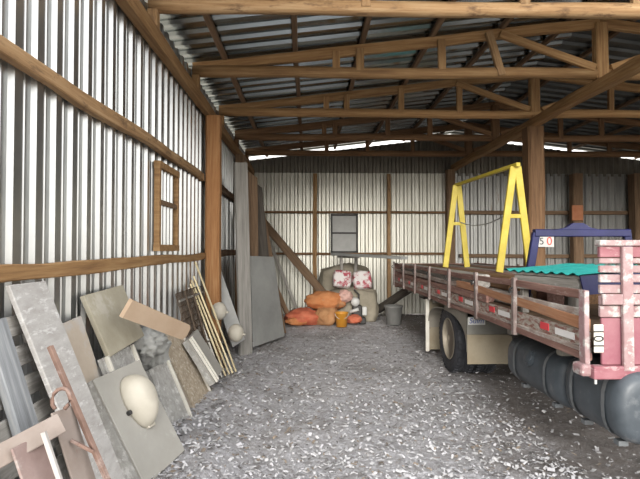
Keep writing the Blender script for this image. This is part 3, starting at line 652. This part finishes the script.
# placard on the centre post, orange plate on the far post
p = at(545.5, 241.5, 7.28); bm = bmesh.new(); add_box(bm, (p.x, 7.29, p.z), (0.27, 0.02, 0.17)); bevel(bm, .004)
sg = tag(bm_obj('placard', bm, 'white_plate'), 'small white placard with black and red number on the centre post', 'sign')
lettering('black_digit', '5', 0.15, 'ink_black', sg, Matrix.Translation((p.x - .06, 7.278, p.z)) @ Matrix.Rotation(R(90), 4, 'X'))
lettering('red_digit', '0', 0.18, 'ink_red', sg, Matrix.Translation((p.x + .06, 7.278, p.z)) @ Matrix.Rotation(R(90), 4, 'X'))
p = at(576, 213, YB - .3); bm = bmesh.new(); add_box(bm, (p.x, YB - .36, p.z), (0.27, 0.03, 0.36)); bevel(bm, .006)
tag(bm_obj('wall_plate', bm, 'orange_plate'), 'orange-brown plate fixed to the dark back post above the blue frame', 'plate')

# ------------------------------------------------------------------ back of the shed
mw = Matrix.Translation(at(345, 290, 10.95))
gx = at(346, 300, 10.95).x
def sack(name, c, r, mat, label, seed, rot=0, group=None):
    bm = bmesh.new(); bmesh.ops.create_cube(bm, size=2.0); bmesh.ops.subdivide_edges(bm, edges=bm.edges[:], cuts=9, use_grid_fill=True)
    for v in bm.verts:
        q = v.co; sphere = q.normalized() * 1.15; q = q.lerp(sphere, 0.45)
        k = 1 + .10 * noise.noise(q * 2 + V((seed, 0, 0))); v.co = V((q.x * r[0], q.y * r[1], q.z * r[2])) * k
    return tag(bm_obj(name, bm, mat, None, Matrix.Translation(V(c)) @ Matrix.Rotation(rot, 4, 'Y') @ Matrix.Rotation(R(-12), 4, 'X'), smooth=True), label, 'sack', group)
p = at(342, 279.5, 10.40); q = at(362, 280, 10.40)
zt = p.z - .19
def heap_block(name, c, r, seed, label):
    bm = bmesh.new(); bmesh.ops.create_cube(bm, size=2.0); bmesh.ops.subdivide_edges(bm, edges=bm.edges[:], cuts=13, use_grid_fill=True)
    for v in bm.verts:
        d = v.co.copy(); d = d.lerp(d.normalized() * 1.2, 0.55); k = 1 + .09 * noise.noise(d * 1.6 + V((seed, 0, 0))) - .06 * abs(noise.noise(d * 4 + V((0, seed, 0))))
        v.co = V((d.x * r[0] * k, d.y * r[1] * k, max(d.z * k, -.97) * r[2]))
    return tag(bm_obj(name, bm, 'canvas', None, Matrix.Translation(V(c)), smooth=True), label, 'heap')
heap_block('covered_heap', (gx - .02, 11.05, .575), (0.60, 0.30, 0.60), 3.0, 'tall grey canvas-covered heap against the back wall')
heap_block('covered_heap', ((p.x + q.x) / 2 + .02, 10.42, zt / 2 - .02), (0.52, 0.24, zt / 2 + .01), 6.0, 'lower grey canvas-covered heap carrying the two printed sacks')
sack('printed_sack', (p.x, 10.36, p.z + .01), (0.195, 0.12, 0.185), 'printed_sack', 'left red and white printed sack standing on the low stand', 1.2, 0.1)
sack('printed_sack', (q.x, 10.36, q.z), (0.195, 0.12, 0.19), 'printed_sack', 'right red and white printed sack standing on the low stand', 5.7, -0.06)
def heap(px, py, Y, rx, ry, rz, mat, label, seed, flat=None):
    c = at(px, py, Y)
    return tag(lump('orange_sack', (c.x, Y, c.z), (rx, ry, rz), mat, seed=seed, amp=0.22, freq=2.0, flat=flat, crease=0.15), label, 'sack', 'orange sacks in a heap')
heap(304, 317, 9.95, 0.40, 0.32, 0.19, 'red_cloth', 'red-orange slumped sack at the left foot of the heap', 1.0, -0.15)
heap(326, 316, 9.9, 0.27, 0.28, 0.21, 'brown_cloth', 'brown-orange slumped sack beside the yellow bucket', 4.0, -0.17)
heap(326, 301, 10.05, 0.45, 0.27, 0.21, 'orange_cloth', 'big orange sack lying on top of the heap', 7.4)
heap(297, 321, 9.8, 0.24, 0.2, 0.10, 'orange_cloth', 'flat orange sack at the far left edge of the heap', 11.4, -0.07)
heap(354, 319, 9.9, 0.17, 0.16, 0.10, 'red_cloth', 'small crumpled red sack right of the yellow bucket', 9.1, -0.09)
c = at(345, 296, 10.0); tag(lump('folded_cloth', (c.x, 10.0, c.z), (0.15, 0.15, 0.13), 'rose_cloth', seed=2.2, amp=0.25), 'pale rose bundled cloth on the right end of the sack heap', 'cloth')
c = at(341.5, 318, 9.62)
bk = thing('bucket', 'orange-yellow plastic bucket in front of the orange sacks', 'bucket', (c.x, 9.62, 0.0))
bm = bmesh.new(); lathe(bm, [(0.10, 0.02), (0.108, 0.02), (0.128, 0.28), (0.137, 0.285), (0.137, 0.305), (0.124, 0.305), (0.12, 0.27), (0.10, 0.04)], 24); bm_obj('bucket_body', bm, 'bucket', bk, Matrix.Translation((c.x, 9.62, 0)), smooth=True)
bm = bmesh.new(); add_tube(bm, [(c.x + .13 * math.cos(a), 9.62 - .06 * math.sin(a) - .05, 0.28 - .10 * math.sin(a)) for a in [math.pi * k / 10 for k in range(11)]], 0.006, 6); bm_obj('handle', bm, 'white_tube', bk)
# small machine
c = at(356, 310, 10.05)
mc = thing('small_machine', 'small black machine with white covers right of the orange bucket', 'machine', (c.x, 10.05, 0))
bm = bmesh.new(); add_box(bm, (c.x + .02, 10.05, 0.24), (0.2, 0.2, 0.32)); add_box(bm, (c.x + .12, 10.02, 0.08), (0.16, 0.16, 0.14)); bevel(bm, .03, 2); bm_obj('machine_body', bm, 'steel_dark', mc)
bm = bmesh.new(); lathe(bm, [(0.03, -.1), (0.085, -.08), (0.095, 0), (0.085, .08), (0.03, .1)], 18, 'Y'); bm_obj('cover', bm, 'white_plate', mc, Matrix.Translation((c.x - .02, 10.02, 0.47)), smooth=True)
bm = bmesh.new(); add_tube(bm, [(c.x - .14, 9.93, 0.27), (c.x + .04, 9.9, 0.33)], 0.035, 10); bm_obj('filter', bm, 'white_plate', mc, smooth=True)
bm = bmesh.new(); add_box(bm, (c.x + .17, 10.0, 0.28), (0.1, 0.1, 0.18)); bevel(bm, .02, 2); bm_obj('cover', bm, 'white_plate', mc)
bm = bmesh.new(); add_tube(bm, [(c.x + .05, 10.05, 0.4), (c.x + .06, 10.05, 0.62), (c.x - .04, 10.05, 0.72)], 0.02, 8); bm_obj('handle', bm, 'steel_dark', mc)

# leaning timbers at the back
tag(timber('leaning_beam', at(260, 218, 10.6), at(326, 296, 10.35), 0.1, 0.17, 'pine_dark', rough=0.012), 'long weathered beam slanting down to the orange sacks', 'beam')
tag(timber('leaning_beam', at(252, 232, 9.6), V((at(292, 315, 9.9).x, 9.9, .03)), 0.06, 0.09, 'pine_dark'), 'thin dark beam slanting behind the big grey sheet', 'beam')
tag(timber('leaning_beam', at(268, 238, 10.9), V((at(300, 315, 10.9).x, 10.9, .03)), 0.05, 0.07, 'grey_wood'), 'slim grey beam leaning steeply against the back wall', 'beam')
tag(timber('prop_beam', at(371, 314, 11.0), at(410, 289, 9.75), 0.12, 0.15, 'black_timber', rough=0.01), 'dark thick beam propped from the floor under the truck tail', 'beam')
a = at(334, 254, 10.75); b = at(402, 262, 9.0)
tag(timber('grey_plank', a, V((b.x + .05, b.y, 1.40)), 0.2, 0.055, 'grey_sheet', rough=0.004), 'long pale grey plank reaching from the trestle stand onto the truck rail', 'plank')
st = thing('trestle_stand', 'low splayed wooden stand under the end of the grey plank', 'stand', (a.x + .3, 10.62, 0))
for x, dx in ((at(341, 257, 10.6).x, .05), (at(356, 257, 10.6).x, -.03)):
    timber('leg', (x, 10.62, a.z - .05), (x + dx, 10.64, 0.0), 0.07, 0.06, 'grey_wood', st)
timber('cross_bar', (at(341, 257, 10.6).x - .08, 10.62, a.z - .06), (at(356, 257, 10.6).x + .08, 10.62, a.z - .075), 0.06, 0.05, 'grey_wood', st)
c = at(394, 310, 9.9); bm = bmesh.new(); lathe(bm, [(0.12, 0), (0.15, 0.02), (0.185, 0.36), (0.2, 0.37), (0.2, 0.4), (0.175, 0.4), (0.14, 0.04), (0.05, 0.03)], 20)
tag(bm_obj('tub', bm, 'tub', None, Matrix.Translation((c.x, 9.95, 0.0)), smooth=True), 'pale grey plastic tub on the floor under the truck tail', 'tub')

# tall planks and big sheet at the left corner
def board(name, tl, tr, bl, th, mat, label, cat='board', group=None, warp=0.0):
    return tag(panel(name, tl, tr, bl, th, mat, warp=warp), label, cat, group)
def wz(x, y, z=0.0): return V((x, y, fz(x, y) + z))
tag(quad('tall_plank', at(251, 355, 7.15), at(246, 163, 7.3), at(233, 163, 7.15), at(239, 357, 7.0), 0.04, 'plank_grey'), 'tall pale grey plank nearest the floor edge, reaching up the left corner', 'plank')
tag(quad('tall_plank', at(258, 341, 7.9), at(256, 178, 7.75), at(245, 170, 7.6), at(246, 342, 7.75), 0.04, 'pine_dark'), 'tall dark plank just behind the pale grey plank', 'plank')
tag(quad('tall_plank', at(275, 338, 8.35), at(260, 188, 8.2), at(252, 180, 8.0), at(262, 340, 8.15), 0.04, 'black_timber'), 'darkest tall plank, behind the top of the big grey sheet', 'plank')
tag(quad('tall_plank', at(284, 333, 8.75), at(263, 214, 8.6), at(256, 208, 8.4), at(274, 334, 8.55), 0.04, 'pine_dark'), 'shortest dark plank leaning furthest back behind the big grey sheet', 'plank')
tag(quad('big_sheet', at(248, 256, 7.35), at(272, 257, 8.1), at(290, 336, 8.2), at(252, 347, 7.25), 0.02, 'grey_sheet'), 'big smooth grey sheet leaning on the tall planks', 'sheet')

# ------------------------------------------------------------------ junk along the left wall, far to near
board('leaning_sheet', at(206, 270, 6.62), at(219, 264, 6.8), V((-1.17, 6.66, .12)), 0.02, 'white_sheet', 'whitish sheet leaning beside the orange post')
for i, (px, py, Y, lab) in enumerate(((219, 311, 6.35, 'upper cream round shell with a knob, behind the yellow laths'), (236, 333, 6.45, 'lower cream round shell with a knob, next to the pale plank'))):
    c = at(px, py, Y); o = lump('round_shell', c, (0.105, 0.10, 0.12), 'cream', seed=i * 3.0, amp=0.05, freq=1.2, sub=3); tag(o, lab, 'shell')
    bm = bmesh.new(); add_tube(bm, [c + V((0.09, -.02, -.02)), c + V((0.13, -.03, -.01))], [0.02, 0.012], 8); bm_obj('knob', bm, 'cream', o, smooth=True)
for i in range(5):
    tx = 195 - i * 1.6; bx = 236 - i * 3.6
    t = at(tx, 262 + (10 if i else 0) + i * 4, 5.65 - i * .06); b = at(bx, 371 + i * 1.5, 5.85 - i * .1)
    tag(timber('lath', t, b, 0.05, 0.02, 'lath' if i < 4 else 'pale_strip', up=(1, 0.3, 0), rough=0.003),
        ['topmost yellow lath leaning against the wire mesh', 'second yellow lath of the leaning bunch', 'third yellow lath of the leaning bunch', 'fourth yellow lath of the leaning bunch', 'pale lath lowest in the leaning bunch'][i], 'lath', 'yellow laths')
# wire mesh rack
mw, W, H = pframe(V((-1.30, 4.75, 1.12)), V((-1.30, 5.75, 1.12)), V((-1.02, 4.75, .14)))
rk = thing('wire_rack', 'dark rusty wire mesh rack leaning on the wall behind the yellow laths', 'rack', mw.translation)
bm = bmesh.new()
for k in range(26): x = -W/2 + W * k / 25; add_tube(bm, [(x, -H/2, 0), (x + .01 * math.sin(k), 0, 0.004), (x, H/2, 0)], 0.005, 5)
for k in range(16): y = -H/2 + H * k / 15; add_tube(bm, [(-W/2, y, .01), (W/2, y, .01)], 0.005, 5)
bm_obj('mesh_wires', bm, 'wire', rk, mw)
for y in (-H * .1, H * .42): timber('rail', mw @ V((-W/2, y, .02)), mw @ V((W/2, y, .02)), .018, .018, 'grey_wood', rk)
for x in (-W * .28, W * .05, W/2): timber('upright', mw @ V((x, -H/2, .03)), mw @ V((x, H/2, .03)), .018, .018, 'wire', rk)

# wooden drawers leaning in a row
def drawer(name, tl, tr, bl, depth, face, side, label, lip=0.03):
    """shallow tray seen from its open side: base panel recessed, four sides standing forward"""
    mw, W, H = pframe(tl, tr, bl); t = thing(name, label, 'drawer', mw.translation)
    bm = bmesh.new(); add_box(bm, (0, 0, -depth + .006), (W - .01, H - .01, 0.012)); bm_obj('base', bm, face, t, mw)
    for s in (-1, 1):
        bm = bmesh.new(); add_box(bm, (s * (W/2 - .008), 0, -depth/2), (0.018, H, depth)); bevel(bm, .003); bm_obj('side', bm, side, t, mw)
        bm = bmesh.new(); add_box(bm, (0, s * (H/2 - .008), -depth/2), (W - .034, 0.018, depth)); bevel(bm, .003); bm_obj('end', bm, side, t, mw)
    return t, mw, W, H
def slab(name, tl, tr, bl, depth, label, face, edge, cat='cabinet door', strip=None):
    mw, W, H = pframe(tl, tr, bl); t = thing(name, label, cat, mw.translation)
    bm = bmesh.new(); add_box(bm, (0, 0, -.008), (W, H, .016)); bevel(bm, .003); bm_obj('front_panel', bm, face, t, mw)
    bm = bmesh.new()
    for s in (-1, 1): add_box(bm, (s * (W/2 - .012), 0, -.016 - depth/2), (.022, H, depth)); add_box(bm, (0, s * (H/2 - .012), -.016 - depth/2), (W - .046, .022, depth))
    bm_obj('frame', bm, edge, t, mw)
    if strip:
        for x in strip: timber('edge_strip', mw @ V((x * W, -H/2, .012)), mw @ V((x * W, H/2, .012)), .024, .024, 'pale_strip', t)
    return t, mw, W, H
slab('cabinet_door', at(188, 340, 4.62), at(197.5, 329, 4.98), at(214, 386, 4.60), 0.05, 'narrow door with pale edge strips, furthest of the leaning panels', 'grey_panel', 'dust_edge', strip=(-.42, -.28))
slab('cabinet_door', V((-1.31, 4.27, 0.80)), V((-1.29, 4.80, 0.81)), V((-0.98, 4.22, .13)), 0.05, 'rough chip-covered panel leaning between two pale doors', 'chip_board', 'beige_board', strip=(.46,))
slab('cabinet_door', V((-1.22, 3.74, 0.63)), V((-1.17, 4.05, 0.63)), V((-0.98, 3.72, .11)), 0.05, 'grey door with a pale strip right of the domed panel', 'dust_edge', 'dust_edge', strip=(.44,))
# crumpled sack
c = at(143, 345, 3.75); tag(lump('crumpled_sack', c, (0.16, 0.26, 0.12), 'grey_sack', seed=5.0, amp=0.4, freq=2.6, crease=0.3), 'crumpled dusty grey sack wedged behind the domed panel', 'sack')
c = at(152, 352, 4.0); tag(lump('crumpled_sack', c, (0.13, 0.2, 0.2), 'grey_sack', seed=8.0, amp=0.35, freq=2.6, crease=0.3), 'smaller crumpled grey sack beside the chip-covered panel', 'sack')

# boards leaning against the left wall
board('leaning_board', V((-1.335, 2.9, 1.28)), V((-1.335, 3.5, 1.30)), V((-1.18, 2.9, .91)), 0.03, 'olive_board', 'broad olive-beige board leaning behind the tan plank')
mw, W, H = pframe(at(133, 300, 3.0), at(192, 326, 3.72), at(125.5, 319, 3.0))
bm = bmesh.new(); n = 10; pts = [(-W/2, -H/2), (W/2 - .05, -H/2)] + [(W/2 - .05 + .05 * math.cos(a), -H/2 + .05 + .05 * math.sin(a)) for a in [(-90 + 90 * k / 6) * math.pi / 180 for k in range(1, 7)]] + [(W/2 - .045 + .045 * math.cos(a), H/2 - .045 + .045 * math.sin(a)) for a in [90 * k / 6 * math.pi / 180 for k in range(7)]] + [(-W/2, H/2)]
f = [bm.verts.new((x, y, 0)) for x, y in pts]; k_ = [bm.verts.new((x, y, -.03)) for x, y in pts]; bm.faces.new(f); bm.faces.new(k_[::-1])
for i in range(len(pts)): bm.faces.new((f[i], f[(i+1) % len(pts)], k_[(i+1) % len(pts)], k_[i]))
tag(bm_obj('tan_plank', bm, 'tan_board', None, mw), 'tan plank with one rounded end lying slanted over the olive board', 'plank')
board('leaning_board', V((-1.33, 2.5, 1.14)), V((-1.33, 2.86, 1.165)), wz(-1.08, 2.48), 0.02, 'beige_board', 'beige sheet leaning between the long grey board and the olive board')

# framed door behind, then the grey door with the dome
slab('cabinet_door', at(103, 358, 2.86), at(131, 345, 3.38), V((-1.07, 2.84, .6)), 0.02, 'dusty framed door mostly hidden behind the domed grey panel', 'dust_edge', 'dust_edge', strip=(.46, -.46))
t6, mw6, W6, H6 = slab('cabinet_door', V((-1.16, 2.64, 0.85)), V((-1.075, 3.11, 0.85)), V((-0.853, 2.59, .298)), 0.11, 'grey door panel carrying the big cream dome, in front', 'grey_panel', 'dust_edge')
bm = bmesh.new(); n = 28; rings = []
for h in [k / 9 for k in range(10)]:
    ring = []
    for i in range(n):
        a = 2 * math.pi * i / n; k = math.sqrt(max(0, 1 - h * h)) * (1 + .03 * math.sin(3 * a)); 
        ring.append(bm.verts.new((0.115 * math.cos(a) * k, 0.165 * math.sin(a) * k * (0.92 if math.sin(a) > 0 else 1.05), 0.125 * h)))
    rings.append(ring)
for a, b in zip(rings[:-1], rings[1:-1] + [None]):
    if b is None: break
    for i in range(n): bm.faces.new((a[i], a[(i+1) % n], b[(i+1) % n], b[i]))
bm.faces.new(rings[-2]); bm.faces.new(rings[0][::-1])
for v in rings[-1]: bm.verts.remove(v)
mwd = mw6 @ Matrix.Translation((0.015, 0.11, 0.001)) @ Matrix.Rotation(R(-6), 4, 'Z')
dm = tag(bm_obj('dome_shell', bm, 'cream', None, mwd, smooth=True), 'big cream oval dome lying on the grey door panel', 'shell')
for x, y in ((-.115, -.06), (.12, .02)):
    bm = bmesh.new(); lathe(bm, [(0.014, 0), (0.014, .02), (0.006, .024)], 10); bm_obj('bolt', bm, 'steel_dark', dm, mwd @ Matrix.Translation((x, y, 0.0)))
bm = bmesh.new(); add_box(bm, (0.02, -.172, .012), (.07, .025, .024)); bevel(bm, .006, 2); bm_obj('lip', bm, 'cream', dm, mwd)

# pallets, long board, rusty things
def pallet(tl, tr, bl, label):
    mw, W, H = pframe(tl, tr, bl); t = thing('pallet', label, 'pallet', mw.translation, 'leaning pallets')
    for k in range(9):
        y = H/2 - .04 - k * (H - .08) / 8; timber('slat', mw @ V((-W/2, y, -.01)), mw @ V((W/2, y, -.01)), .085, .022, 'grey_wood', t, up=mw.to_3x3() @ V((0, 0, 1)), rough=.003)
    for x in (-W * .44, -W * .16, W * .095):
        timber('stringer', mw @ V((x, -H/2, .022)), mw @ V((x, H/2, .022)), .13, .035, 'slate_wood', t, up=mw.to_3x3() @ V((0, 0, 1)), rough=.003)
    for x in (-W * .44, 0, W * .44):
        timber('bearer', mw @ V((x, -H/2, -.06)), mw @ V((x, H/2, -.06)), .06, .075, 'grey_wood', t, up=mw.to_3x3() @ V((0, 0, 1)), rough=.003)
    return t
pallet(V((-1.285, 1.30, 1.26)), V((-1.285, 2.40, 1.26)), V((-0.95, 1.30, .2)), 'weathered grey slatted pallet leaning behind the long grey board')
board('long_board', V((-1.285, 2.10, 1.40)), V((-1.285, 2.39, 1.40)), wz(-0.83, 2.11), 0.022, 'dusty_board', 'long dusty grey board leaning on the wall in front of the pallet')
bar = [at(50.5, 346, 2.02), at(66, 385, 1.98), at(94, 449, 1.93), V((-0.60, 1.86, .2))]
rb = thing('rusty_bar', 'rusty steel bar with a ring, leaning on the long grey board', 'bar', bar[-1])
timber('rod', bar[0], bar[2] + (bar[2] - bar[0]) * .75, .02, .02, 'rust', rb)
bm = bmesh.new(); c = at(65, 397, 1.94)
add_tube(bm, [c + V((.035 * math.cos(a), -.03 + .01 * math.sin(a), .04 * math.sin(a))) for a in [R(-60 + 30 * k) for k in range(11)]], .008, 7); bm_obj('ring', bm, 'rust', rb, smooth=True)
bx = at(83, 440, 1.9); timber('stay', at(71, 440, 1.88), at(93, 452, 1.9), .012, .012, 'rust', rb); 
board('rusty_sheet', at(52, 413, 1.86), at(73, 405, 1.98), V((-0.66, 1.84, .2)), 0.01, 'rust_pale', 'pale rust-flecked metal sheet under the rusty bar', 'sheet')
board('rusty_sheet', at(12, 449, 1.62), at(47, 430, 1.78), V((-0.70, 1.60, .2)), 0.01, 'rust_pink', 'pinkish rusty metal sheet at the lower left corner', 'sheet')
mwr, Wr, Hr = pframe(at(-25, 456, 1.56), at(58, 413, 1.80), at(-20, 480, 1.54))
bm = bmesh.new(); add_box(bm, (0, 0, -.01), (Wr, Hr, .02)); bevel(bm, .003); tag(bm_obj('steel_channel', bm, 'rust_pale', None, mwr), 'pale rusty channel strip crossing the lower left corner', 'strip')
tag(timber('white_rod', at(46, 431, 1.70), V((-0.66, 1.66, .25)), .016, .016, 'white_tube', up=(0, 1, 0)), 'slim whitish rod in front of the pinkish rusty sheet', 'rod')

# ------------------------------------------------------------------ litter on the floor
def litter(name, n, mats, smin, smax, seed, label):
    rnd = random.Random(seed); vs, fs, mi = [], [], []
    for i in range(n):
        y = 2.4 + (YB - 2.6) * rnd.random() ** 1.35; xm = min(XR - .2, 0.75 * y + 0.4); x = -1.0 + (xm + 1.0) * rnd.random()
        if x > 1.9 and rnd.random() < 0.75: continue
        a = rnd.random() * math.pi * 2; L = smin + (smax - smin) * rnd.random() ** 2; Wd = L * (0.18 + .45 * rnd.random())
        z = fz(x, y) + .012 + .012 * rnd.random(); tx, ty = math.cos(a), math.sin(a); t1, t2 = rnd.uniform(-.35, .35), rnd.uniform(-.4, .4); cv = rnd.uniform(-.25, .4) * L
        b = len(vs)
        for u in (-.5, 0, .5):
            for v in (-.5, .5):
                vs.append((x + tx * L * u - ty * Wd * v, y + ty * L * u + tx * Wd * v, z + t1 * L * u + t2 * Wd * v + (0 if u else cv * .4)))
        k = rnd.randrange(len(mats))
        for f in ((0, 1, 3, 2), (2, 3, 5, 4)): fs.append(tuple(b + q for q in f)); mi.append(k)
    me = bpy.data.meshes.new(name); me.from_pydata(vs, [], fs)
    for m in mats: me.materials.append(M[m])
    me.polygons.foreach_set('material_index', mi)
    return tag(link(name, me, None), label, 'shavings', kind='stuff')
M['chip_w'] = mottled('pale_shaving', (0.521, 0.512, 0.529), (0.622, 0.613, 0.630), 6, 0.8, bmp=0)
M['chip_g'] = mottled('grey_shaving', (0.46, 0.45, 0.45), (0.58, 0.575, 0.58), 6, 0.85, bmp=0)
M['chip_b'] = mottled('brown_shaving', (0.20, 0.16, 0.12), (0.30, 0.25, 0.20), 6, 0.85, bmp=0)
M['chip_d'] = mottled('dark_scrap', (0.11, 0.105, 0.10), (0.18, 0.17, 0.165), 6, 0.8, bmp=0)
litter('wood_shavings', 42000, ['chip_w', 'chip_g', 'chip_g', 'chip_b', 'chip_w', 'chip_g', 'chip_g', 'chip_w', 'chip_d'], 0.008, 0.05, 11, 'pale and dark wood shavings strewn over the earth floor')
